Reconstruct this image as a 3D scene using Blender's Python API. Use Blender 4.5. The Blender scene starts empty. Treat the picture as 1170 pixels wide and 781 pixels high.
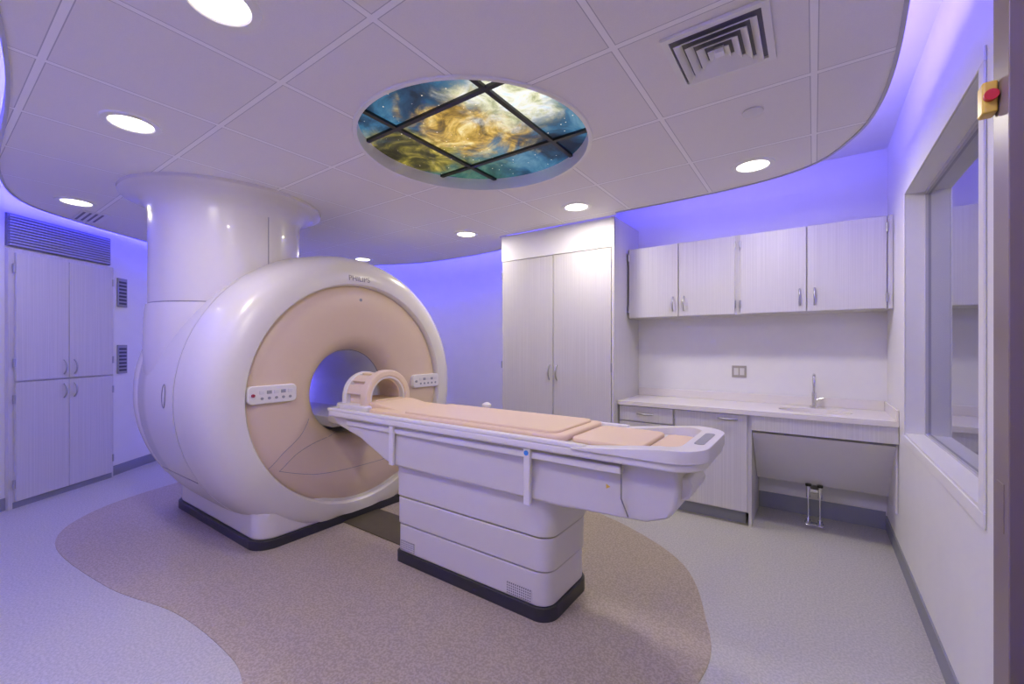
import bpy, bmesh, math, random
from mathutils import Vector, Matrix
random.seed(3)
S=bpy.context.scene
try:
    S.view_settings.view_transform='Standard'
except Exception: pass
COL=S.collection
# ---------------------------------------------------------------- materials
def newmat(n):
    m=bpy.data.materials.new(n); m.use_nodes=True
    nt=m.node_tree; b=nt.nodes['Principled BSDF']
    return m,nt,b
def N(nt,t,**k):
    n=nt.nodes.new(t)
    for a,v in k.items(): setattr(n,a,v)
    return n
def mathn(nt,op,a,b=None,c=None):
    n=nt.nodes.new('ShaderNodeMath'); n.operation=op
    for i,v in enumerate((a,b,c)):
        if v is None: continue
        if isinstance(v,(int,float)): n.inputs[i].default_value=v
        else: nt.links.new(v,n.inputs[i])
    return n.outputs[0]
def mixc(nt,f,a,b,bt='MIX'):
    n=nt.nodes.new('ShaderNodeMix'); n.data_type='RGBA'; n.blend_type=bt
    for i,v in ((0,f),(6,a),(7,b)):
        if isinstance(v,(int,float)): n.inputs[i].default_value=v
        elif isinstance(v,(tuple,list)): n.inputs[i].default_value=(*v[:3],1)
        else: nt.links.new(v,n.inputs[i])
    return n.outputs[2]
def mat(name,c,r=.5,metal=0.,var=.03,scale=6.,coat=0.,spec=.5,bump=0.):
    m,nt,b=newmat(name)
    tc=N(nt,'ShaderNodeTexCoord'); no=N(nt,'ShaderNodeTexNoise'); no.inputs['Scale'].default_value=scale
    nt.links.new(tc.outputs['Object'],no.inputs['Vector'])
    c2=tuple(max(0,x*(1-var)) for x in c); c1=tuple(min(1,x*(1+var)) for x in c)
    nt.links.new(mixc(nt,no.outputs['Fac'],c2,c1),b.inputs['Base Color'])
    b.inputs['Roughness'].default_value=r; b.inputs['Metallic'].default_value=metal
    b.inputs['Coat Weight'].default_value=coat; b.inputs['Specular IOR Level'].default_value=spec
    if bump:
        n2=N(nt,'ShaderNodeTexNoise'); n2.inputs['Scale'].default_value=180
        nt.links.new(tc.outputs['Object'],n2.inputs['Vector'])
        bp=N(nt,'ShaderNodeBump'); bp.inputs['Strength'].default_value=bump; bp.inputs['Distance'].default_value=.004
        nt.links.new(n2.outputs['Fac'],bp.inputs['Height']); nt.links.new(bp.outputs[0],b.inputs['Normal'])
    return m
def emit(name,c,s):
    m,nt,b=newmat(name)
    b.inputs['Base Color'].default_value=(0.8,.8,.8,1)
    b.inputs['Emission Color'].default_value=(*c,1); b.inputs['Emission Strength'].default_value=s
    return m
M_wall=mat('wall_paint',(.82,.81,.82),.55,bump=.15)
M_upper=mat('cove_paint',(.82,.82,.85),.7)
M_trim=mat('white_trim',(.82,.81,.82),.4)
M_trimgrey=mat('cloud_edge_trim',(.50,.49,.54),.4)
M_base=mat('vinyl_baseboard',(.28,.29,.34),.5)
M_shell=mat('magnet_shell',(.76,.72,.67),.27,coat=.15,var=.01)
M_ring=mat('magnet_shell_front',(.76,.72,.66),.27,coat=.15,var=.01)
M_beige=mat('magnet_fascia_beige',(.73,.57,.40),.4,var=.015)
M_bore=mat('bore_liner',(.72,.71,.78),.3)
M_seam=mat('panel_seam',(.26,.24,.26),.6)
M_dark=mat('dark_plinth',(.03,.03,.04),.35)
M_plast=mat('table_plastic',(.69,.655,.625),.32,var=.015)
M_plast2=mat('table_tray_white',(.78,.75,.74),.28,var=.015)
M_pad=mat('mattress_vinyl',(.80,.60,.385),.5,var=.02)
M_pad2=mat('coil_beige',(.78,.63,.46),.4)
M_grey=mat('mid_grey',(.32,.32,.36),.4)
M_chrome=mat('chrome',(.75,.75,.78),.15,1.0)
M_steel=mat('brushed_steel',(.5,.5,.53),.35,1.0)
M_counter=mat('solid_surface_counter',(.83,.79,.77),.25,var=.02,scale=40)
M_lam=mat('white_laminate',(.70,.68,.70),.4)
M_black=mat('black_metal',(.012,.012,.015),.4)
M_blue=mat('blue_button',(.05,.25,.7),.4)
M_red=mat('red_button',(.6,.03,.03),.4)
M_dred=mat('dark_red_button',(.35,.03,.05),.4)
M_yellow=mat('yellow_plastic',(.75,.5,.08),.4)
M_outlet=mat('outlet_plate',(.40,.37,.33),.4)
M_olive=mat('floor_trench_cover',(.085,.07,.045),.45,var=.2,scale=20)
M_door=mat('door_wood',(.09,.05,.035),.45,var=.25,scale=12)
M_jamb=mat('door_frame_paint',(.22,.17,.16),.4)
M_vent=mat('vent_dark',(.06,.06,.09),.5)
M_ventg=mat('vent_throat_grey',(.20,.19,.24),.5)
M_louver=mat('louver_metal',(.45,.45,.62),.4)
M_down=emit('downlight_lens',(1,.93,.82),6.0)
M_led=emit('blue_led_strip',(.22,.17,1.0),30.0)
M_led2=emit('blue_led_strip_bright',(.065,.058,1.0),115.0)
M_borefill=emit('bore_fill_glow',(.08,.07,1.0),12.0)

def cabinet_mat():
    m,nt,b=newmat('cabinet_laminate')
    tc=N(nt,'ShaderNodeTexCoord'); mp=N(nt,'ShaderNodeMapping'); mp.inputs['Scale'].default_value=(170,170,1.2)
    no=N(nt,'ShaderNodeTexNoise'); no.inputs['Scale'].default_value=1.; no.inputs['Detail'].default_value=3
    nt.links.new(tc.outputs['Object'],mp.inputs[0]); nt.links.new(mp.outputs[0],no.inputs['Vector'])
    mr=N(nt,'ShaderNodeMapRange'); mr.inputs[1].default_value=.3; mr.inputs[2].default_value=.7
    nt.links.new(no.outputs['Fac'],mr.inputs[0])
    nt.links.new(mixc(nt,mr.outputs[0],(.60,.58,.59),(.69,.67,.68)),b.inputs['Base Color'])
    b.inputs['Roughness'].default_value=.4
    return m
M_cab=cabinet_mat()
def floor_mat(name,c1,c2,c3):
    m,nt,b=newmat(name)
    tc=N(nt,'ShaderNodeTexCoord')
    n1=N(nt,'ShaderNodeTexNoise'); n1.inputs['Scale'].default_value=95; n1.inputs['Detail'].default_value=2
    n2=N(nt,'ShaderNodeTexVoronoi'); n2.inputs['Scale'].default_value=150
    nt.links.new(tc.outputs['Object'],n1.inputs['Vector']); nt.links.new(tc.outputs['Object'],n2.inputs['Vector'])
    mr=N(nt,'ShaderNodeMapRange'); mr.inputs[1].default_value=.4; mr.inputs[2].default_value=.6
    nt.links.new(n1.outputs['Fac'],mr.inputs[0])
    a=mixc(nt,mr.outputs[0],c1,c2)
    sp=mathn(nt,'LESS_THAN',n2.outputs['Distance'],.22)
    nt.links.new(mixc(nt,mathn(nt,'MULTIPLY',sp,.6),a,c3),b.inputs['Base Color'])
    b.inputs['Roughness'].default_value=.42
    return m
M_floor=floor_mat('floor_speckled_vinyl',(.46,.45,.40),(.57,.55,.50),(.31,.30,.29))
M_inlay=floor_mat('floor_inlay_vinyl',(.365,.305,.215),(.49,.415,.305),(.24,.195,.14))
PITCH=.617
def ceil_mat():
    m,nt,b=newmat('ceiling_tile_grid')
    tc=N(nt,'ShaderNodeTexCoord'); sx=N(nt,'ShaderNodeSeparateXYZ'); nt.links.new(tc.outputs['Object'],sx.inputs[0])
    def dist(o,off):
        t=mathn(nt,'DIVIDE',mathn(nt,'SUBTRACT',o,off),PITCH)
        f=mathn(nt,'ABSOLUTE',mathn(nt,'SUBTRACT',mathn(nt,'FRACT',mathn(nt,'ADD',t,100.5)),.5))
        return mathn(nt,'MULTIPLY',f,PITCH)
    d=mathn(nt,'MINIMUM',dist(sx.outputs[0],0.),dist(sx.outputs[1],.915))
    bar=mathn(nt,'LESS_THAN',d,.0115)
    edge=mathn(nt,'MULTIPLY',mathn(nt,'LESS_THAN',d,.015),mathn(nt,'GREATER_THAN',d,.0115))  # thin shading along the grid bars, painted into the tile colour
    no=N(nt,'ShaderNodeTexNoise'); no.inputs['Scale'].default_value=260
    nt.links.new(tc.outputs['Object'],no.inputs['Vector'])
    t=mixc(nt,no.outputs['Fac'],(.78,.75,.76),(.86,.83,.84))
    t=mixc(nt,bar,t,(.92,.90,.92)); t=mixc(nt,edge,t,(.52,.50,.55))
    nt.links.new(t,b.inputs['Base Color']); b.inputs['Roughness'].default_value=.75
    return m
M_ceil=ceil_mat()
def nebula():
    m,nt,b=newmat('nebula_backlit_image')
    tc=N(nt,'ShaderNodeTexCoord'); P=tc.outputs['Object']
    def noise(sc,det=6,dist=0.,off=0):
        mp=N(nt,'ShaderNodeMapping'); mp.inputs['Location'].default_value=(off,off*.7,off*.3)
        nt.links.new(P,mp.inputs[0])
        n=N(nt,'ShaderNodeTexNoise'); n.inputs['Scale'].default_value=sc; n.inputs['Detail'].default_value=det
        n.inputs['Distortion'].default_value=dist; n.inputs['Roughness'].default_value=.66
        nt.links.new(mp.outputs[0],n.inputs['Vector']); return n.outputs['Fac']
    def blob(x,y,r0,r1,amp,nz):
        v=N(nt,'ShaderNodeVectorMath',operation='DISTANCE'); v.inputs[1].default_value=(x,y,2.53)
        nt.links.new(P,v.inputs[0])
        d=mathn(nt,'ADD',v.outputs['Value'],mathn(nt,'MULTIPLY',mathn(nt,'SUBTRACT',nz,.5),amp))
        mr=N(nt,'ShaderNodeMapRange'); mr.interpolation_type='SMOOTHSTEP'
        mr.inputs[1].default_value=r0; mr.inputs[2].default_value=r1; mr.inputs[3].default_value=1; mr.inputs[4].default_value=0
        nt.links.new(d,mr.inputs[0]); return mr.outputs[0]
    def ramp(f,stops):
        r=N(nt,'ShaderNodeValToRGB'); nt.links.new(f,r.inputs[0]); e=r.color_ramp.elements
        e[0].position=stops[0][0]; e[0].color=(*stops[0][1],1); e[1].position=stops[-1][0]; e[1].color=(*stops[-1][1],1)
        for p_,c_ in stops[1:-1]:
            k=e.new(p_); k.color=(*c_,1)
        return r.outputs[0]
    n1=noise(3.0,12,.6); n2=noise(5.0,13,.9,5); n3=noise(3.0,8,.5,11); n4=noise(8,10,1.0,3); n5=noise(4,12,.8,21)
    base=ramp(n1,[(.34,(.004,.012,.03)),(.45,(.012,.06,.13)),(.53,(.03,.14,.26)),(.62,(.12,.27,.38)),(.75,(.40,.52,.54))])
    olive=ramp(n2,[(.34,(.010,.010,.003)),(.45,(.06,.055,.010)),(.54,(.24,.20,.025)),(.62,(.50,.40,.07)),(.74,(.85,.70,.25))])
    gold=ramp(n2,[(.34,(.06,.045,.015)),(.44,(.34,.20,.03)),(.52,(.70,.45,.09)),(.60,(.90,.73,.32)),(.72,(1.0,.97,.75))])
    teal=ramp(n5,[(.35,(.008,.03,.03)),(.5,(.035,.13,.11)),(.62,(.18,.30,.20)),(.75,(.45,.52,.34))])
    wht=ramp(n4,[(.36,(.42,.44,.22)),(.47,(.80,.80,.55)),(.58,(1.0,1.0,.95)),(.7,(.72,.90,1.0))])
    c=mixc(nt,blob(-2.0,2.25,.18,.45,.7,n3),base,teal)
    c=mixc(nt,blob(-2.05,1.82,.18,.43,.8,n3),c,olive)
    c=mixc(nt,blob(-1.52,1.80,.13,.40,1.0,n5),c,gold)
    c=mixc(nt,blob(-1.14,1.64,.12,.36,.8,n1),c,wht)
    c=mixc(nt,mathn(nt,'MULTIPLY',blob(-1.2,2.2,.05,.32,.7,n2),.9),c,base)
    vo=N(nt,'ShaderNodeTexVoronoi'); vo.inputs['Scale'].default_value=21; nt.links.new(P,vo.inputs['Vector'])
    st=mathn(nt,'LESS_THAN',vo.outputs['Distance'],.075)
    c=mixc(nt,st,c,(1.2,1.0,.8))
    b.inputs['Base Color'].default_value=(.02,.02,.02,1); b.inputs['Roughness'].default_value=.6
    nt.links.new(c,b.inputs['Emission Color']); b.inputs['Emission Strength'].default_value=1.0
    return m
M_neb=nebula()
def glass_mat():
    m,nt,b=newmat('observation_window_glass')
    b.inputs['Base Color'].default_value=(.36,.37,.46,1); b.inputs['Metallic'].default_value=.92; b.inputs['Roughness'].default_value=.03
    return m
M_glass=glass_mat()
def perf_mat():
    m,nt,b=newmat('perforated_vent')
    tc=N(nt,'ShaderNodeTexCoord'); v=N(nt,'ShaderNodeTexVoronoi'); v.inputs['Scale'].default_value=80; v.inputs['Randomness'].default_value=0
    nt.links.new(tc.outputs['Object'],v.inputs['Vector'])
    nt.links.new(mixc(nt,mathn(nt,'LESS_THAN',v.outputs['Distance'],.38),(.66,.62,.60),(.18,.17,.18)),b.inputs['Base Color'])
    return m
M_perf=perf_mat()
# ---------------------------------------------------------------- mesh helpers
def obj_from_bm(name,bm,m,smooth=False,bevel=0,seg=3,angle=40):
    me=bpy.data.meshes.new(name); bmesh.ops.recalc_face_normals(bm,faces=bm.faces[:]); bm.to_mesh(me); bm.free()
    o=bpy.data.objects.new(name,me); COL.objects.link(o)
    if m: me.materials.append(m)
    if bevel:
        md=o.modifiers.new('bev','BEVEL'); md.width=bevel; md.segments=seg; md.limit_method='ANGLE'; md.angle_limit=math.radians(35)
    if smooth or bevel:
        for p in me.polygons: p.use_smooth=True
        try:
            me.set_sharp_from_angle(angle=math.radians(angle))
        except Exception: pass
        if bevel:
            for p in me.polygons: p.use_smooth=True
            w=o.modifiers.new('wn','WEIGHTED_NORMAL'); w.keep_sharp=False
    return o
def box(name,x0,x1,y0,y1,z0,z1,m,bevel=0,frame=None,seg=2):
    bm=bmesh.new()
    vs=[]
    for z in (z0,z1):
        for x,y in ((x0,y0),(x1,y0),(x1,y1),(x0,y1)):
            p=Vector((x,y,z))
            if frame: p=frame@p
            vs.append(bm.verts.new(p))
    for f in ((0,1,2,3),(4,5,6,7),(0,1,5,4),(1,2,6,5),(2,3,7,6),(3,0,4,7)): bm.faces.new([vs[i] for i in f])
    return obj_from_bm(name,bm,m,bevel=bevel,seg=seg)
def prism(name,pts,a0,a1,m,axis='z',bevel=0,smooth=False,seg=3,angle=40):
    """extrude 2D polygon. axis z: pts=(x,y); axis y: pts=(x,z); axis x: pts=(y,z)"""
    bm=bmesh.new()
    def P(p,a):
        return {'z':(p[0],p[1],a),'y':(p[0],a,p[1]),'x':(a,p[0],p[1])}[axis]
    A=[bm.verts.new(P(p,a0)) for p in pts]; B=[bm.verts.new(P(p,a1)) for p in pts]
    bm.faces.new(A); bm.faces.new(B)
    n=len(pts)
    for i in range(n): bm.faces.new((A[i],A[(i+1)%n],B[(i+1)%n],B[i]))
    return obj_from_bm(name,bm,m,smooth=smooth,bevel=bevel,seg=seg,angle=angle)
def rrect(x0,x1,y0,y1,r,n=8):
    if not isinstance(r,(list,tuple)): r=[r]*4
    out=[]
    for (cx,cy,a0,rr) in ((x1-r[0],y0+r[0],-90,r[0]),(x1-r[1],y1-r[1],0,r[1]),(x0+r[2],y1-r[2],90,r[2]),(x0+r[3],y0+r[3],180,r[3])):
        for i in range(n+1):
            a=math.radians(a0+90*i/n); out.append((cx+rr*math.cos(a),cy+rr*math.sin(a)))
    return out
def lathe_x(name,prof,cy,cz,m,seg=128,zmin=None,closed=False,angle=35):
    bm=bmesh.new(); rings=[]
    for x,r in prof:
        ring=[]
        for i in range(seg):
            a=2*math.pi*i/seg; z=cz+r*math.sin(a)
            if zmin is not None: z=max(z,zmin)
            ring.append(bm.verts.new((x,cy+r*math.cos(a),z)))
        rings.append(ring)
    k=len(rings)
    for j in range(k if closed else k-1):
        A,B=rings[j],rings[(j+1)%k]
        for i in range(seg): bm.faces.new((A[i],A[(i+1)%seg],B[(i+1)%seg],B[i]))
    return obj_from_bm(name,bm,m,smooth=True,angle=angle)
def lathe_z(name,prof,cx,cy,m,seg=96,cap=False,angle=35):
    bm=bmesh.new(); rings=[]
    for r,z in prof:
        rings.append([bm.verts.new((cx+r*math.cos(2*math.pi*i/seg),cy+r*math.sin(2*math.pi*i/seg),z)) for i in range(seg)])
    for A,B in zip(rings[:-1],rings[1:]):
        for i in range(seg): bm.faces.new((A[i],A[(i+1)%seg],B[(i+1)%seg],B[i]))
    if cap: bm.faces.new(rings[0]); bm.faces.new(rings[-1])
    return obj_from_bm(name,bm,m,smooth=True,angle=angle)
def cyl(name,p0,p1,r,m,seg=24,r2=None):
    p0=Vector(p0);p1=Vector(p1); d=(p1-p0); q=d.to_track_quat('Z','Y').to_matrix()
    r2=r if r2 is None else r2
    bm=bmesh.new()
    A=[bm.verts.new(p0+q@Vector((r*math.cos(2*math.pi*i/seg),r*math.sin(2*math.pi*i/seg),0))) for i in range(seg)]
    B=[bm.verts.new(p1+q@Vector((r2*math.cos(2*math.pi*i/seg),r2*math.sin(2*math.pi*i/seg),0))) for i in range(seg)]
    for i in range(seg): bm.faces.new((A[i],A[(i+1)%seg],B[(i+1)%seg],B[i]))
    bm.faces.new(A); bm.faces.new(B)
    return obj_from_bm(name,bm,m,smooth=True)
def tube(name,pts,r,m,cyclic=False,res=6,smoothpath=False):
    cu=bpy.data.curves.new(name,'CURVE'); cu.dimensions='3D'; cu.bevel_depth=r; cu.bevel_resolution=res
    if smoothpath: pts=catmull3(pts,8,cyclic)
    sp=cu.splines.new('POLY'); sp.points.add(len(pts)-1)
    for i,p in enumerate(pts): sp.points[i].co=(*p,1)
    sp.use_cyclic_u=cyclic; cu.use_fill_caps=True
    o=bpy.data.objects.new(name,cu); COL.objects.link(o)
    dg=bpy.context.evaluated_depsgraph_get(); me=bpy.data.meshes.new_from_object(o.evaluated_get(dg))
    bpy.data.objects.remove(o)
    me.materials.clear(); me.materials.append(m)
    for p in me.polygons: p.use_smooth=True
    o=bpy.data.objects.new(name,me); COL.objects.link(o); return o
def catmull3(pts,n=8,cyclic=True):
    P=[Vector(p) for p in pts]; out=[]; k=len(P)
    rng=range(k if cyclic else k-1)
    for i in rng:
        g=(lambda j:P[j%k]) if cyclic else (lambda j:P[min(max(j,0),k-1)])
        p0,p1,p2,p3=g(i-1),g(i),g(i+1),g(i+2)
        for s in range(n):
            t=s/n
            out.append(.5*((2*p1)+(-p0+p2)*t+(2*p0-5*p1+4*p2-p3)*t*t+(-p0+3*p1-3*p2+p3)*t**3))
    if not cyclic: out.append(P[-1])
    return out
def catmull2(pts,n=8,cyclic=True):
    return [(v.x,v.y) for v in catmull3([(p[0],p[1],0) for p in pts],n,cyclic)]
def group(name,parts,loc=None):
    e=bpy.data.objects.new(name,None); e.empty_display_size=.1; COL.objects.link(e)
    if loc is None:
        c=Vector((0,0,0)); n=0; zmin=1e9
        for o in parts:
            if o.type!='MESH': continue
            for v in o.data.vertices:
                w=v.co; c+=w; n+=1; zmin=min(zmin,w.z)
        c/=max(n,1); loc=(c.x,c.y,zmin)
    e.location=loc
    inv=Matrix.Translation(Vector(loc)).inverted()
    for o in parts:
        o.parent=e; o.matrix_parent_inverse=inv
    return e
def boolean(o,cut,op='DIFFERENCE'):
    md=o.modifiers.new('b','BOOLEAN'); md.operation=op; md.object=cut; md.solver='EXACT'
    dg=bpy.context.evaluated_depsgraph_get(); dg.update()
    me=bpy.data.meshes.new_from_object(o.evaluated_get(dg)); o.modifiers.clear(); o.data=me
    bpy.data.objects.remove(cut)
def join(name,parts):
    bm=bmesh.new(); mats=[]
    for o in parts:
        dg=bpy.context.evaluated_depsgraph_get()
        me=bpy.data.meshes.new_from_object(o.evaluated_get(dg))
        for mm in me.materials:
            if mm not in mats: mats.append(mm)
        idx=[mats.index(mm) for mm in me.materials]
        for p in me.polygons: p.material_index=idx[p.material_index] if idx else 0
        bm.from_mesh(me); bpy.data.objects.remove(o)
    me=bpy.data.meshes.new(name); bm.to_mesh(me); bm.free()
    for mm in mats: me.materials.append(mm)
    o=bpy.data.objects.new(name,me); COL.objects.link(o); return o
# ---------------------------------------------------------------- constants
H=1.34; CZ=2.46; TOPZ=2.78; WX=.435; BY=4.12; FY=-.7
# ---------------------------------------------------------------- room shell
box('floor',-7.3,.8,FY-.15,5.0,-.08,0,M_floor)
inlay=catmull2([(-.37,1.85),(-.43,2.25),(-.70,2.79),(-1.35,3.17),(-2.1,3.27),(-3,3.3),(-4,3.25),(-4.8,2.9),(-5.2,2.2),(-5.06,1.42),(-4.75,.85),(-4.2,.57),(-3.24,.63),(-2.62,.77),(-2.09,.80),(-1.84,.76),(-1.5,.62),(-1,.72),(-.55,1.2)],8)
prism('floor_inlay',inlay,0,.0025,M_inlay)
# right wall with window opening
wy0,wy1,wz0,wz1=1.97,3.35,.82,2.22
join('wall_right',[box('a',WX,WX+.25,FY-.15,wy0,0,TOPZ,M_wall),box('b',WX,WX+.25,wy1,BY+.15,0,TOPZ,M_wall),
  box('c',WX,WX+.25,wy0,wy1,0,wz0,M_wall),box('d',WX,WX+.25,wy0,wy1,wz1,TOPZ,M_wall)])
gx=WX+.092
parts=[box('glass_pane',gx,gx+.012,wy0,wy1,wz0,wz1,M_glass)]
for nm,a in (('frame_top',(gx-.012,gx,wy0,wy1,wz1-.022,wz1)),('frame_bottom',(gx-.012,gx,wy0,wy1,wz0,wz0+.022)),
             ('frame_far',(gx-.012,gx,wy1-.022,wy1,wz0+.022,wz1-.022)),('frame_near',(gx-.012,gx,wy0,wy0+.022,wz0+.022,wz1-.022))):
    parts.append(box(nm,*a,M_trimgrey))
parts.append(box('window_sill',WX-.004,gx-.012,wy0+.001,wy1-.001,wz0,wz0+.012,M_trim))
for nm,a in (('casing_top',(WX-.008,WX,wy0-.05,wy1+.05,wz1,wz1+.05)),('casing_bottom',(WX-.008,WX,wy0-.05,wy1+.05,wz0-.05,wz0)),('casing_far',(WX-.008,WX,wy1,wy1+.05,wz0,wz1)),('casing_near',(WX-.008,WX,wy0-.05,wy0,wz0,wz1))):
    parts.append(box(nm,*a,M_wall,.003))
group('window_1',parts)
box('wall_back',-2.63,WX+.25,BY,BY+.15,0,TOPZ,M_wall)
box('wall_front',-6.0,WX+.25,FY-.15,FY,0,TOPZ,M_wall)
# left / rear curved wall
A1=Vector((-5.38,.49)); A2=Vector((-5.85,1.19))
U=(A2-A1).normalized(); Nn=Vector((U.y,-U.x))
if Nn.x<0: Nn=-Nn
B0=A1-U*.75-Nn*.03; B1=A2-Nn*.03
line=[(-5.0,FY-.02),(B0.x,B0.y)]+[(B1.x,B1.y)]
curve=catmull2([(B1.x,B1.y),(-6.30,1.70),(-6.62,2.3),(-6.55,3.1),(-6.0,3.9),(-5.1,4.42),(-4.2,4.55),(-3.3,4.55),(-2.55,4.55)],8,False)
chain=line+curve[1:]
def wall_from_chain(name,ch,z0,z1,m,th=.12,inset=0.):
    bm=bmesh.new(); n=len(ch); q=[]
    for i in range(n):
        a=Vector(ch[max(i-1,0)]); b=Vector(ch[min(i+1,n-1)]); t=(b-a).normalized(); nn=Vector((t.y,-t.x)) # room side
        p=Vector(ch[i])+nn*inset; o=Vector(ch[i])-nn*th
        q.append([bm.verts.new((*p,z0)),bm.verts.new((*p,z1)),bm.verts.new((*o,z1)),bm.verts.new((*o,z0))])
    for A,B in zip(q[:-1],q[1:]):
        for k in range(4): bm.faces.new((A[k],A[(k+1)%4],B[(k+1)%4],B[k]))
    bm.faces.new(q[0]); bm.faces.new(q[-1])
    return obj_from_bm(name,bm,m,smooth=True,angle=25)
wall_from_chain('wall_left',chain,0,TOPZ,M_wall)
wall_from_chain('baseboard_left',curve,0,.10,M_base,th=-.0005,inset=.008)
wall_from_chain('baseboard_left_near',[(-5.0,FY),(B0.x,B0.y),(A1.x-Nn.x*.03-U.x*.03,A1.y-Nn.y*.03-U.y*.03)],0,.10,M_base,th=-.0005,inset=.008)
box('baseboard_right',WX-.008,WX,1.21,BY,0,.10,M_base)
box('baseboard_back',-.40,WX-.008,BY-.008,BY,0,.13,M_base)
box('trim_1',-2.63,-2.55,BY+.15,4.6,0,TOPZ,M_wall)
# upper (cove) ceiling
box('ceiling',-7.3,WX+.25,FY-.15,5.0,TOPZ,TOPZ+.08,M_upper)
# suspended cloud
cl=[(.235,1.6),(.265,2.19),(.25,2.6),(.185,2.9),(.02,3.2),(-.3,3.36),(-.8,3.42),(-1.36,3.43)]
cl=catmull2(cl,6,False)
c2=catmull2([(-2.66,3.62),(-2.85,3.9),(-3.3,4.02),(-4.33,3.98),(-5.2,3.6),(-5.85,3.0),(-6.05,2.2),(-5.88,1.55),(-5.45,.92),(-5.0,.50),(-4.2,.32),(-2.95,.25),(-2.2,.16),(-1.4,.0),(-.6,-.1),(-.05,.15),(.16,.8),(.235,1.6)],6,False)
outline=cl+[(-1.38,3.497),(-2.64,3.497)]+c2[:-1]
cloud=prism('ceiling_cloud_panel',outline,CZ,CZ+.05,M_ceil)
SX,SY,SR=-1.565,1.85,.632
cut=lathe_z('cut',[(SR,CZ-.2),(SR,CZ+.2)],SX,SY,None,cap=True)
boolean(cloud,cut)
cloud.name='ceiling_suspended'
def fascia(name,path,z0,z1,m,th=.012):
    return wall_from_chain(name,path,z0,z1,m,th=th,inset=th*.2)
f1=fascia('cove_edge_a',cl,CZ-.006,CZ+.075,M_trimgrey)
f2=fascia('cove_edge_b',c2,CZ-.006,CZ+.075,M_trimgrey)
group('trim_2',[f1,f2])
# LED strips on top of the cloud, just inside edge
def offset_path(path,d):
    out=[]
    n=len(path)
    for i in range(n):
        a=Vector(path[max(i-1,0)]); b=Vector(path[min(i+1,n-1)]); t=(b-a).normalized(); nn=Vector((t.y,-t.x))
        out.append(tuple(Vector(path[i])+nn*d))
    return out
def ledstrip(name,path,sgn,m):
    o=offset_path(path,sgn*.05); return wall_from_chain(name,o,CZ+.075,CZ+.10,m,th=.02)
cen=Vector((-2.5,2))
def inward(path):
    a=offset_path(path,.05); i=len(path)//2
    return 1 if (Vector(a[i])-cen).length<(Vector(path[i])-cen).length else -1
group('cove_led_strip_light',[ledstrip('led_a',cl,inward(cl),M_led),ledstrip('led_b',c2,inward(c2),M_led2)])
# skylight
sk=[lathe_z('rim_ring',[(SR-.002,CZ+.08),(SR-.002,CZ-.008),(SR+.018,CZ-.008),(SR+.022,CZ-.001)],SX,SY,M_trim)]
sk.append(lathe_z('image_panel',[(SR-.001,2.530),(SR-.001,2.540)],SX,SY,M_neb,cap=True))
for k,x in enumerate((-1.235,-1.852)):
    h=math.sqrt(SR**2-(x-SX)**2)-.004; sk.append(box('bar_x%d'%k,x-.013,x+.013,SY-h,SY+h,2.516,2.531,M_black))
for k,y in enumerate((1.53,2.145)):
    h=math.sqrt(SR**2-(y-SY)**2)-.004; sk.append(box('bar_y%d'%k,SX-h,SX+h,y-.013,y+.013,2.515,2.530,M_black))
group('skylight_nebula_panel',sk)
# downlights
DL=[(-1.585,.585),(-2.80,.645),(-4.68,.75),(-.31,3.02),(-1.56,3.10),(-2.84,3.22),(-4.75,3.38),(-.31,.45),(-5.2,2.2)]
for i,(x,y) in enumerate(DL):
    t=lathe_z('trim_ring',[(.085,CZ-.003),(.092,CZ-.010),(.118,CZ-.008),(.122,CZ-.001)],x,y,M_trim,seg=48)
    l=lathe_z('lens',[(.088,CZ-.005),(.088,CZ-.002)],x,y,M_down,seg=48,cap=True)
    g=group('recessed_downlight',[t,l],(x,y,CZ))
    ld=bpy.data.lights.new('lamp','AREA'); ld.shape='DISK'; ld.size=.16; ld.energy=9.8 if x>-2 else (8.0 if x>-4 else 3); ld.color=(1,.92,.83)
    lo=bpy.data.objects.new('lamp',ld); COL.objects.link(lo); lo.location=(x,y,CZ-.015)
    lo.parent=g; lo.matrix_parent_inverse=Matrix.Translation((x,y,CZ)).inverted()
# ceiling diffuser
vx,vy=-.29,1.76; pr=[]; VO=.172; VI=.148
pr.append(join('frame',[box('a',vx-VO,vx+VO,vy-VO,vy-VI,CZ-.012,CZ-.001,M_trim),box('b',vx-VO,vx+VO,vy+VI,vy+VO,CZ-.012,CZ-.001,M_trim),box('c',vx-VO,vx-VI,vy-VI,vy+VI,CZ-.012,CZ-.001,M_trim),box('d',vx+VI,vx+VO,vy-VI,vy+VI,CZ-.012,CZ-.001,M_trim)]))
pr.append(box('throat',vx-VI,vx+VI,vy-VI,vy+VI,CZ-.003,CZ-.001,M_ventg))
def sqring(name,h0,z0,h1,z1,m):
    bm=bmesh.new()
    A=[bm.verts.new((vx+a*h0,vy+b*h0,z0)) for a,b in ((-1,-1),(1,-1),(1,1),(-1,1))]
    B=[bm.verts.new((vx+a*h1,vy+b*h1,z1)) for a,b in ((-1,-1),(1,-1),(1,1),(-1,1))]
    for i in range(4): bm.faces.new((A[i],A[(i+1)%4],B[(i+1)%4],B[i]))
    o=obj_from_bm(name,bm,m); s=o.modifiers.new('s','SOLIDIFY'); s.thickness=.003; return o
for k in range(4):
    h=.135-.033*k; pr.append(sqring('louver_%d'%k,h,CZ-.024,h-.023,CZ-.006,M_trim))
pr.append(box('louver_centre',vx-.016,vx+.016,vy-.016,vy+.016,CZ-.026,CZ-.004,M_trim))
group('ceiling_air_diffuser',pr)
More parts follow.
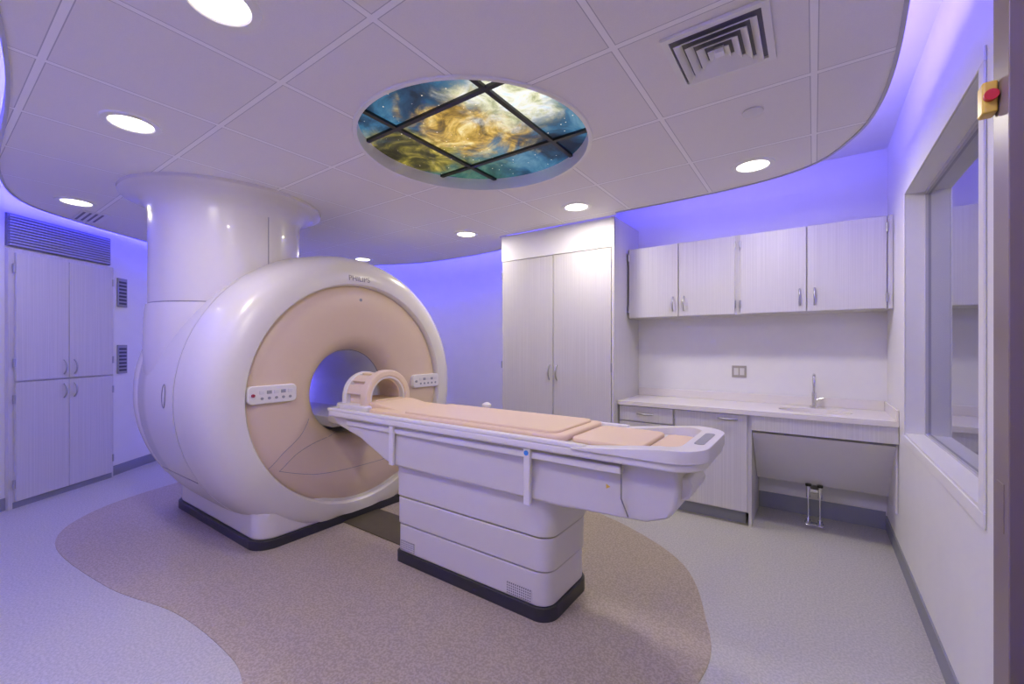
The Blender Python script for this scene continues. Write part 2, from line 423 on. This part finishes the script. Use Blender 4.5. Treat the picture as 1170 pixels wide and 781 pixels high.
group('ceiling_sprinkler_cover',[lathe_z('disc',[(.045,CZ-.001),(.045,CZ-.007),(.038,CZ-.010)],-.24,2.33,M_lam,seg=32,cap=True)])
pv=[box('plate',-5.32,-4.92,.82,1.0,CZ-.008,CZ-.001,M_trim)]
for k in range(4): pv.append(box('slot_%d'%k,-5.29,-4.95,.835+.038*k,.85+.038*k,CZ-.010,CZ-.008,M_ventg))
group('ceiling_return_vent',pv)
# ---------------------------------------------------------------- cabinets
def handle_v(name,x,y,z0,z1,front,frame=None,m=M_steel):
    """bow pull, vertical, protruding in -y"""
    pts=[]
    for i in range(13):
        t=i/12; pts.append(Vector((x,y-.028*math.sin(math.pi*t)**.7-.001,z0+(z1-z0)*t)))
    if frame: pts=[frame@p for p in pts]
    o=tube(name,pts,.0065,m,res=3); return o
def handle_h(name,x0,x1,y,z):
    return tube(name,[(x0+(x1-x0)*i/12,y-.028*math.sin(math.pi*i/12)**.7-.001,z) for i in range(13)],.0065,M_steel,res=3)
# tall cabinet
TX0,TX1,TY=-2.61,-1.40,3.50
p=[box('carcass',TX0,TX1,TY+.02,BY-.002,.0,2.455,M_cab),box('soffit_panel',TX0,TX1,TY+.004,TY+.02,2.2,2.455,M_wall)]
mid=(TX0+TX1)/2
p.append(box('door_left',TX0+.012,mid-.004,TY,TY+.02,.10,2.19,M_cab,.002))
p.append(box('door_right',mid+.004,TX1-.03,TY,TY+.02,.10,2.19,M_cab,.002))
p.append(box('side_stile',TX1-.024,TX1,TY-.004,TY+.02,.0,2.455,M_cab,.002))
p.append(handle_v('handle_left',mid-.04,TY,1.02,1.16,1)); p.append(handle_v('handle_right',mid+.04,TY,1.02,1.16,1))
for k,z in enumerate((.3,1.15,2.05)):
    for x in (TX0+.006,): p.append(cyl('hinge_%d'%k,(x,TY-.004,z-.035),(x,TY-.004,z+.035),.006,M_steel))
    p.append(cyl('hinge_r%d'%k,(TX1-.027,TY-.004,z-.035),(TX1-.027,TY-.004,z+.035),.006,M_steel))
group('tall_storage_cabinet',p)
# upper cabinets
UX0,UX1,UY,UZ0,UZ1=-1.385,.392,3.80,1.59,2.22
p=[box('carcass',UX0,UX1+.035,UY+.02,BY-.002,UZ0,UZ1,M_cab)]
xs=[UX0,UX0+.437,UX0+.874,UX0+.905,UX0+1.342,UX1+.01]
for k,(a,b) in enumerate(((xs[0],xs[1]),(xs[1],xs[2]),(xs[3],xs[4]),(xs[4],xs[5]))):
    p.append(box('door_%d'%(k+1),a+.004,b-.004,UY,UY+.02,UZ0+.004,UZ1-.004,M_cab,.002))
    hx=b-.045 if k%2==0 else a+.045
    p.append(handle_v('handle_%d'%(k+1),hx,UY,UZ0+.05,UZ0+.17,1))
    ex=a+.002 if k%2==0 else b-.002
    for q,z in enumerate((UZ0+.08,UZ1-.08)): p.append(cyl('hinge_%d_%d'%(k,q),(ex,UY-.004,z-.03),(ex,UY-.004,z+.03),.006,M_steel))
p.append(box('filler',UX1+.014,WX-.003,UY+.005,UY+.02,UZ0,UZ1,M_cab))
group('wall_cabinet',p)
# base cabinets + counter
CF=3.56; CTZ=.867
p=[]
p.append(box('carcass',-1.395,-.397,CF+.04,BY-.002,.10,CTZ-.036,M_cab))
p.append(box('toe_kick',-1.395,-.42,CF+.09,BY-.002,0,.10,M_base))
p.append(box('drawer_left',-1.388,-.935,CF+.02,CF+.04,.70,.825,M_cab,.002))
p.append(box('door_left',-1.388,-.935,CF+.02,CF+.04,.11,.69,M_cab,.002))
p.append(box('door_right',-.92,-.405,CF+.02,CF+.04,.11,.825,M_cab,.002))
p.append(box('end_panel',-.397,-.377,CF+.04,BY-.01,.0,CTZ-.036,M_cab))
p.append(handle_h('drawer_handle',-1.23,-1.10,CF+.02,.765)); p.append(handle_h('door_handle_h',-.60,-.47,CF+.02,.79))
p.append(handle_v('door_handle_l',-.97,CF+.02,.52,.64,1))
for k,z in enumerate((.2,.72)): p.append(cyl('hinge_%d'%k,(-.925,CF+.016,z-.03),(-.925,CF+.016,z+.03),.006,M_steel))
group('base_cabinet',p)
ct=prism('countertop_slab',[(-1.398,CF),(WX-.002,CF),(WX-.002,BY-.002),(-1.398,BY-.002)],CTZ-.035,CTZ,M_counter,bevel=.004,seg=2)
for md in list(ct.modifiers): ct.modifiers.remove(md)
# elliptical sink hole
sx,sy=-.0,3.80
bm=bmesh.new()
A=[bm.verts.new((sx+.22*math.cos(2*math.pi*i/64),sy+.14*math.sin(2*math.pi*i/64),CTZ-.2)) for i in range(64)]
B=[bm.verts.new((v.co.x,v.co.y,CTZ+.1)) for v in A]
bm.faces.new(A);bm.faces.new(B)
for i in range(64): bm.faces.new((A[i],A[(i+1)%64],B[(i+1)%64],B[i]))
boolean(ct,obj_from_bm('cut',bm,None))
p=[ct]
bm=bmesh.new(); rings=[]
for s,z in ((1.0,CTZ-.001),(.99,CTZ-.03),(.9,CTZ-.08),(.72,CTZ-.115),(.35,CTZ-.13),(.08,CTZ-.132)):
    rings.append([bm.verts.new((sx+.22*s*math.cos(2*math.pi*i/64),sy+.14*s*math.sin(2*math.pi*i/64),z)) for i in range(64)])
for a,b in zip(rings[:-1],rings[1:]):
    for i in range(64): bm.faces.new((a[i],a[(i+1)%64],b[(i+1)%64],b[i]))
bm.faces.new(rings[-1])
p.append(obj_from_bm('sink_bowl',bm,M_counter,smooth=True))
p.append(cyl('drain',(sx,sy,CTZ-.1315),(sx,sy,CTZ-.128),.02,M_chrome))
p.append(box('backsplash',-1.398,WX-.016,BY-.016,BY-.002,CTZ,CTZ+.07,M_counter,.002))
p.append(box('side_splash',WX-.015,WX-.002,CF+.01,BY-.002,CTZ,CTZ+.07,M_counter,.002))
p.append(box('apron',-.375,WX-.003,CF+.012,CF+.03,CTZ-.145,CTZ-.036,M_cab))
group('sink_countertop',p)
# slanted knee panel
kp=prism('knee_panel',[(CF+.05,.70),(CF+.065,.71),(CF+.40,.30),(CF+.385,.29)],-.374,WX-.012,M_lam,axis='x')
group('sink_knee_panel',[kp,box('panel_side',WX-.012,WX-.003,CF+.05,CF+.42,.28,.71,M_lam)])
# faucet
fy=3.985
p=[cyl('base',(sx,fy,CTZ),(sx,fy,CTZ+.02),.028,M_chrome),cyl('stem',(sx,fy,CTZ+.02),(sx,fy,CTZ+.12),.016,M_chrome),
   cyl('lever',(sx,fy,CTZ+.06),(sx+.06,fy-.02,CTZ+.08),.007,M_chrome),
   tube('spout',catmull3([(sx,fy,CTZ+.10),(sx,fy,CTZ+.20),(sx,fy-.02,CTZ+.245),(sx,fy-.06,CTZ+.255),(sx,fy-.10,CTZ+.235),(sx,fy-.105,CTZ+.19)],6,False),.011,M_chrome)]
group('gooseneck_faucet',p)
# foot pedals
py=BY-.20; p=[]
p.append(box('wall_bracket',-.05,.05,py+.012,BY-.009,.235,.26,M_chrome,.004))
for k,x in enumerate((-.036,.036)):
    p.append(cyl('valve_%d'%k,(x,py+.0,.20),(x,py+.0,.285),.013,M_chrome)); p.append(cyl('knob_%d'%k,(x,py+.0,.285),(x,py+.0,.30),.019,M_black))
    p.append(cyl('rod_%d'%k,(x,py-.0,.012),(x,py-.0,.20),.005,M_chrome)); p.append(box('pedal_%d'%k,x-.016,x+.016,py-.13,py-.012,.03,.040,M_chrome,.003))
    p.append(box('pedal_arm_%d'%k,x-.006,x+.006,py-.03,py+.004,.03,.055,M_chrome,.002))
p.append(box('floor_plate',-.06,.06,py-.03,py+.03,0,.012,M_chrome,.003))
group('sink_foot_pedal_valve',p)
# outlet
group('power_outlet',[box('plate',-.58,-.47,BY-.008,BY-.0005,1.07,1.17,M_outlet,.002)]+[box('socket_%d'%k,-.565+.045*k,-.53+.045*k,BY-.011,BY-.008,1.09,1.15,M_lam,.001) for k in range(2)])
# ---- left cabinet (angled)
def fr():
    m=Matrix.Identity(4)
    m.col[0]=(U.x,U.y,0,0); m.col[1]=(-Nn.x,-Nn.y,0,0); m.col[2]=(0,0,1,0); m.col[3]=(A1.x,A1.y,0,1); return m
F=fr(); L=(A2-A1).length
p=[box('face_frame',-.03,L+.02,.0,.028,0.0,2.14,M_cab,0,F),box('toe',0,L,-.004,.0,.0,.05,M_base,0,F)]
h=L/2
for k,(a,b) in enumerate(((0.01,h-.003),(h+.003,L-.01))):
    p.append(box('lower_door_%d'%k,a,b,-.02,.0,.055,1.035,M_cab,.002,F)); p.append(box('upper_door_%d'%k,a,b,-.02,.0,1.05,2.11,M_cab,.002,F))
    hx=h-.045 if k==0 else h+.045
    p.append(handle_v('handle_lo_%d'%k,hx,-.02,.87,1.0,1,F)); p.append(handle_v('handle_up_%d'%k,hx,-.02,1.085,1.215,1,F))
    ex=.0 if k==0 else L+.002
    for q,z in enumerate((.2,.9,1.2,1.98)):
        p.append(cyl('hinge_%d_%d'%(k,q),F@Vector((ex,-.014,z-.035)),F@Vector((ex,-.014,z+.035)),.009,M_steel))
group('storage_cabinet',p)
p=[box('grille_frame',-.03,L+.0,.01,.028,2.16,2.43,M_ventg,0,F)]
for k in range(11): p.append(box('blade_%d'%k,-.02,L-.01,-.004,.01,2.17+k*.0235,2.182+k*.0235,M_louver,0,F))
group('wall_return_air_grille',p)
# small wall vents on curved wall
def on_chain(s):
    acc=0
    for a,b in zip(curve[:-1],curve[1:]):
        a=Vector(a);b=Vector(b);l=(b-a).length
        if acc+l>=s:
            return a+(b-a)*((s-acc)/l),(b-a).normalized()
        acc+=l
for z in (1.2,1.90):
    c,t=on_chain(.16); nn=Vector((t.y,-t.x))
    m=Matrix.Identity(4); m.col[0]=(t.x,t.y,0,0); m.col[1]=(-nn.x,-nn.y,0,0); m.col[3]=(c.x,c.y,0,1)
    pp=[box('frame',-.06,.06,-.014,-.001,z-.15,z+.15,M_grey,.002,m)]
    for k in range(7): pp.append(box('slat_%d'%k,-.045,.045,-.018,-.014,z-.125+k*.037,z-.105+k*.037,M_vent,0,m))
    group('wall_vent_grille',pp)
# ---------------------------------------------------------------- door at right
p=[box('jamb',.28,WX-.001,1.12,1.20,0,2.45,M_jamb,.002),box('leaf',.30,.345,.22,1.118,.01,2.40,M_door,.002)]
p.append(box('strike_plate',.2785,.281,1.14,1.18,1.0,1.09,M_jamb,.001))
group('door_1',p)
p=[box('housing',.258,.279,1.165,1.198,1.775,1.835,M_yellow,.004),cyl('button',(.268,1.164,1.805),(.268,1.155,1.805),.010,M_red)]
group('emergency_stop_button',p)
# ---------------------------------------------------------------- MRI magnet
MY,MZ=2.05,.98
parts=[]
prof_b=[(-4.50,.50),(-4.42,.42),(-4.3,.35),(-4.0,.325),(-3.3,.322),(-3.15,.325),(-3.10,.33)]
parts.append(lathe_x('bore_liner',prof_b,MY,MZ,M_bore))
parts.append(lathe_x('bore_fill_glow',[(-4.36,.381),(-4.34,.370),(-4.32,.360)],MY,MZ,M_borefill))  # added glowing ring, no actual lamp; tints the bore interior blue
for v in parts[-1].data.vertices: # sits 12 mm proud of the liner
    dy,dz=v.co.y-MY,v.co.z-MZ; r=math.hypot(dy,dz); s=(r-.012)/r; v.co.y=MY+dy*s; v.co.z=MZ+dz*s
pf=[(-3.10,.33),(-3.06,.338),(-3.01,.36),(-2.965,.40),(-2.94,.45),(-2.925,.52),(-2.91,.60),(-2.905,.68),(-2.91,.75),(-2.925,.80),(-2.945,.826)]
parts.append(lathe_x('fascia',pf,MY,MZ,M_beige,zmin=.10))
parts.append(lathe_x('bore_edge_ring',[(-3.104,.3315),(-3.098,.327),(-3.092,.3315)],MY,MZ,M_seam))
pr_=[(-2.950,.826),(-2.908,.832),(-2.897,.842),(-2.895,.875),(-2.900,.925),(-2.915,.972),(-2.945,1.012),(-2.995,1.046),(-3.07,1.068),(-3.18,1.082),(-3.295,1.090)]
parts.append(lathe_x('front_shell_ring',pr_,MY,MZ,M_ring,zmin=.06))
ps=[(-3.30,1.082),(-3.305,1.092),(-3.5,1.098),(-3.8,1.098),(-3.99,1.095),(-4.0,1.088),(-4.01,1.094),(-4.18,1.08),(-4.33,1.045),(-4.45,.96),(-4.50,.84),(-4.53,.7),(-4.50,.50)]
parts.append(lathe_x('main_shell',ps,MY,MZ,M_shell,zmin=.06,angle=60))
for k,(x,r) in enumerate(((-3.2975,1.089),(-4.0,1.0935))):
    parts.append(lathe_x('seam_%d'%k,[(x-.003,r+.0015),(x+.003,r+.0015)],MY,MZ,M_seam,zmin=.06))
# lower skirt + plinth
parts.append(prism('lower_skirt',rrect(-4.38,-2.93,MY-.745,MY+.745,.12),.055,.24,M_ring,bevel=.02))
parts.append(prism('plinth',rrect(-4.40,-2.91,MY-.765,MY+.765,.13),0,.06,M_dark,bevel=.004))
# fascia lines
def face_x(r):
    for (xa,ra),(xb,rb) in zip(pf[:-1],pf[1:]):
        if ra<=r<=rb: return xa+(xb-xa)*(r-ra)/(rb-ra)
    return pf[-1][0]
def facept(y,z,off=.001):
    r=math.hypot(y-MY,z-MZ); return (face_x(r)+off,y,z)
def faceline(name,pts,r=.0017):
    c=catmull3([(0,a,b) for a,b in pts],8,False)
    return tube(name,[facept(v.y,v.z,0) for v in c],r,M_seam,res=2)
parts.append(faceline('fascia_line_a',[(MY-.68,.53),(MY-.60,.62),(MY-.47,.72),(MY-.40,.82)]))
parts.append(faceline('fascia_line_b',[(MY+.68,.53),(MY+.60,.62),(MY+.47,.72),(MY+.40,.82)]))
parts.append(faceline('fascia_line_c',[(MY-.62,.50),(MY-.50,.60),(MY-.30,.655),(MY,.665),(MY+.3,.655),(MY+.5,.60),(MY+.62,.50)]))
parts.append(faceline('fascia_line_d',[(MY-.62,.50),(MY-.35,.42),(MY,.40),(MY+.35,.42),(MY+.62,.50)]))
# control panels
for sgn,nm in ((-1,'control_panel_a'),(1,'control_panel_b')):
    yc=MY+sgn*.675; y0,y1=yc-.155,yc+.155
    pp=prism(nm,rrect(y0,y1,1.025-.058,1.025+.058,.03),-2.925,-2.885,M_plast2,axis='x',bevel=.006)
    parts.append(pp)
    for k in range(5):
        yy=yc+(-.07+.045*k)*1.0
        parts.append(box(nm+'_key_%d'%k,-2.886,-2.8825,yy-.015,yy+.015,1.030,1.052,M_grey if k in (1,3) else M_lam,.001))
        parts.append(cyl(nm+'_dial_%d'%k,(-2.886,yy,1.002),(-2.8815,yy,1.002),.009,M_grey))
    parts.append(cyl(nm+'_stop',(-2.886,yc-.125,1.025),(-2.874,yc-.125,1.025),.010,M_dred if sgn<0 else M_grey))
parts.append(cyl('indicator',(-2.93,MY,1.70),(-2.905,MY,1.70),.012,M_grey))
# text
tcu=bpy.data.curves.new('brand_text','FONT'); tcu.body='PHILIPS'; tcu.size=.06; tcu.align_x='CENTER'; tcu.extrude=.001
to=bpy.data.objects.new('brand_text',tcu); COL.objects.link(to); to.rotation_euler=(math.radians(80),0,math.radians(90)); to.location=(-2.892,MY-.02,MZ+.862)
bpy.context.view_layer.update(); dg=bpy.context.evaluated_depsgraph_get()
me=bpy.data.meshes.new_from_object(to.evaluated_get(dg)); me.transform(to.matrix_world); bpy.data.objects.remove(to)
me.materials.clear(); me.materials.append(M_seam); to=bpy.data.objects.new('brand_text',me); COL.objects.link(to); parts.append(to)
# side badge & side seams
def shellpt(x,a,off=.0): 
    r=1.098+off; return (x,MY-r*math.cos(a),MZ+r*math.sin(a))
parts.append(tube('side_handle_recess',[shellpt(-3.45+.028*math.cos(t),.03+.07*math.sin(t)) for t in [2*math.pi*i/24 for i in range(24)]],.003,M_seam,cyclic=True,res=2))
parts.append(tube('side_seam',[shellpt(-3.31-.68*i/10,-.52) for i in range(11)],.0025,M_seam,res=2))
# column
CX,CY=-3.82,1.48
parts.append(lathe_z('vent_column',[(.5,1.2),(.5,2.29),(.504,2.33),(.52,2.365),(.555,2.398),(.61,2.422),(.65,2.432),(.664,2.44),(.668,2.4595)],CX,CY,M_shell))
parts.append(lathe_z('column_shoulder',[(.49,.85),(.515,1.1),(.528,1.3),(.525,1.5),(.515,1.62),(.511,1.640),(.499,1.643)],CX,CY,M_shell))
parts.append(lathe_z('column_joint',[(.5005,1.644),(.5015,1.650)],CX,CY,M_seam))
parts.append(tube('column_seam',[(CX+.5005*math.cos(math.radians(8)),CY+.5005*math.sin(math.radians(8)),z) for z in (1.7,2.30)],.003,M_seam,res=2))
# bridge in bore
parts.append(box('bore_bridge',-4.3,-2.98,MY-.20,MY+.20,.72,.80,M_plast,.01))
parts.append(box('bridge_support',-3.0,-2.80,MY-.23,MY+.23,.76,.86,M_plast,.02))
group('mri_scanner',parts,(-3.7,MY,0))
box('floor_trench_cover',-2.92,-2.10,1.90,2.22,.0026,.010,M_olive,.002)
# ---------------------------------------------------------------- patient table
TYc=1.99; p=[]
def rr(y0,y1,x0=-2.12,x1=-1.02,r=.09): return rrect(x0,x1,y0,y1,[r,r,.03,.03])
p.append(prism('plinth',rr(1.755,2.205,-2.135,-1.025,.09),0,.07,M_dark,bevel=.004))
for k,(z0,z1,g) in enumerate(((.07,.235,.0),(.242,.405,.004),(.412,.60,.008))):
    p.append(prism('base_panel_%d'%k,rr(1.765-g,2.195+g,-2.12-g,-1.04+g*2,.08),z0,z1,M_plast,bevel=.007))
p.append(prism('base_core',rr(1.775,2.185,-2.11,-1.05,.08),.06,.62,M_seam))
prof=[(-2.76,.800),(-2.76,.862),(-.60,.862),(-.47,.862),(-.445,.84),(-.44,.76),(-.45,.68),(-.48,.64),(-.56,.622),(-.80,.61),(-.95,.60),(-2.12,.60),(-2.20,.62),(-2.45,.725),(-2.70,.785)]
ub=prism('upper_beam',prof,1.725,2.255,M_plast,axis='y',bevel=.022,seg=4)
for v in ub.data.vertices:
    if v.co.x>-.5: v.co.y=1.765 if v.co.y<2 else 2.13
p.append(ub)
p.append(box('beam_band',-2.6,-.66,1.717,2.263,.80,.835,M_plast2,.006))
p.append(tube('beam_joint',[(-.66,1.7235,.86),(-.66,1.7235,.70),(-.63,1.7235,.63)],.003,M_seam,res=2))
p.append(prism('end_handle_block',[(-.53,.72),(-.53,.80),(-.42,.80),(-.395,.76),(-.41,.72),(-.44,.70)],1.83,2.07,M_plast2,axis='y',bevel=.012))
# tray
tr=rrect(-2.80,-.345,1.695,2.285,[.13,.13,.05,.05],10)
p.append(prism('tray',tr,.850,.888,M_plast2,bevel=.010))
# side rims + raised U-shaped end handle
p.append(prism('rim_near',rrect(-2.79,-.82,1.695,1.728,.008),.885,.908,M_plast2,bevel=.007))
p.append(prism('rim_far',rrect(-2.79,-.82,2.252,2.285,.008),.885,.908,M_plast2,bevel=.007))
p.append(prism('rim_head',rrect(-2.80,-2.765,1.71,2.27,.008),.885,.908,M_plast2,bevel=.007))
def arc(cx,cy,r,a0,a1,n=10): return [(cx+r*math.cos(math.radians(a0+(a1-a0)*i/n)),cy+r*math.sin(math.radians(a0+(a1-a0)*i/n))) for i in range(n+1)]
def ushape(x0,x1,y0,y1,ro,w,we,ri):
    o=[(x0,y0)]+arc(x1-ro,y0+ro,ro,-90,0)+arc(x1-ro,y1-ro,ro,0,90)+[(x0,y1)]
    i_=[(x0,y1-w)]+arc(x1-we-ri,y1-w-ri,ri,90,0)+arc(x1-we-ri,y0+w+ri,ri,0,-90)+[(x0,y0+w)]
    return o+i_
us=prism('end_grab_handle',ushape(-.88,-.335,1.685,2.295,.14,.062,.10,.07),.884,.938,M_plast2,bevel=.014,seg=4)
for v in us.data.vertices:
    if v.co.x<-.87 and v.co.z>.9: v.co.z=.892
p.append(us)
p.append(prism('handle_slot',rrect(-.405,-.365,1.86,2.12,.018),.936,.9395,M_grey))
p.append(prism('slot_a',rrect(-.70,-.62,1.752,1.778,.012),.886,.8915,M_grey)); p.append(prism('slot_b',rrect(-.70,-.62,2.202,2.228,.012),.886,.8915,M_grey))
# mattresses
p.append(prism('mattress_main',rrect(-2.42,-.95,1.745,2.235,.05),.886,.922,M_pad,bevel=.014))
p.append(prism('mattress_upper',rrect(-2.10,-1.0,1.775,2.205,.05),.915,.934,M_pad,bevel=.012))
p.append(prism('foot_pad',rrect(-.94,-.60,1.79,2.19,.05),.886,.910,M_pad,bevel=.010))
p.append(prism('foot_pad_small',rrect(-.585,-.46,1.80,2.18,.03),.886,.904,M_pad,bevel=.006))
# wedge pillow
p.append(prism('head_wedge',[(-2.50,.89),(-2.50,.955),(-2.42,.955),(-2.25,.93),(-2.12,.915),(-2.12,.89)],1.82,2.16,M_pad,axis='y',bevel=.012))
# side tabs
for k,(x,z0,z1) in enumerate(((-2.115,.61,.85),(-1.12,.58,.85))):
    p.append(box('side_tab_%d'%k,x-.018,x+.018,1.700,1.722,z0,z1,M_plast2,.004))
p.append(cyl('tab_marker',(-1.12,1.699,.83),(-1.12,1.696,.83),.012,M_blue))
p.append(box('perforation_front',-1.28,-1.13,1.760,1.7645,.085,.14,M_perf)); p.append(box('perforation_rear',-2.09,-1.97,1.760,1.7645,.085,.14,M_perf))
p.append(cyl('warning_mark',(-.72,1.7245,.74),(-.72,1.7225,.74),.012,M_yellow,seg=3))
p.append(cyl('far_handle_post',(-1.83,2.285,.87),(-1.83,2.285,.93),.02,M_plast2)); p.append(lathe_z('far_handle_knob',[(.002,.955),(.02,.95),(.032,.94),(.03,.925),(.015,.918)],-1.83,2.285,M_plast2,seg=24))
group('patient_table',p,(-1.57,TYc,0))
# head coil: beige arched housing with an open front, padded inside, white rear frame with windows
def arch(name,x0,x1,r0,r1,cz,m,drop=.04,bev=.008,n=28,cy=TYc,a0=0,a1=180):
    outer=[(cy-r1*math.cos(math.radians(a0+(a1-a0)*i/n)),cz+r1*math.sin(math.radians(a0+(a1-a0)*i/n))) for i in range(n+1)]
    inner=[(cy+r0*math.cos(math.radians(180-a1+(a1-a0)*i/n)),cz+r0*math.sin(math.radians(180-a1+(a1-a0)*i/n))) for i in range(n+1)]
    pts=[]
    if drop: pts.append((cy-r1,cz-drop))
    pts+=outer
    if drop: pts+=[(cy+r1,cz-drop),(cy+r0,cz-drop)]
    pts+=inner
    if drop: pts.append((cy-r0,cz-drop))
    return prism(name,pts,x0,x1,m,axis='x',bevel=bev,angle=60)
cz=.972
p=[arch('front_hoop',-2.56,-2.49,.150,.195,cz,M_pad2,drop=.062,bev=.012),
   arch('front_hoop_liner',-2.58,-2.50,.138,.151,cz,M_plast2,drop=.062,bev=0),
   arch('rear_hoop',-2.80,-2.745,.132,.175,cz,M_plast2,drop=.062,bev=.010),
   arch('inner_shell',-2.76,-2.54,.128,.140,cz,M_pad2,drop=.062,bev=0)]
for k,a in enumerate((8,42,76,110,144)):
    p.append(arch('coil_rung_%d'%k,-2.76,-2.54,.137,.170,cz,M_pad2,drop=0,bev=.005,n=6,a0=a,a1=a+24))
p.append(prism('coil_base',rrect(-2.83,-2.46,1.775,2.205,.04),.889,.930,M_plast2,bevel=.01))
p.append(prism('head_cushion',[(-2.74,.929),(-2.74,.965),(-2.60,.955),(-2.48,.965),(-2.48,.929)],1.87,2.11,M_pad,axis='y',bevel=.008))
group('head_coil',p)
# ---------------------------------------------------------------- world + camera
w=bpy.data.worlds.new('World'); S.world=w; w.use_nodes=True
w.node_tree.nodes['Background'].inputs[0].default_value=(.5,.5,.7,1); w.node_tree.nodes['Background'].inputs[1].default_value=.05
cd=bpy.data.cameras.new('camera'); cd.lens=15.0; cd.sensor_width=36; cd.shift_y=.0038; cd.clip_start=.02
co=bpy.data.objects.new('camera',cd); COL.objects.link(co); co.location=(0,0,H); co.rotation_euler=(math.radians(90),0,math.radians(35.3))
S.camera=co
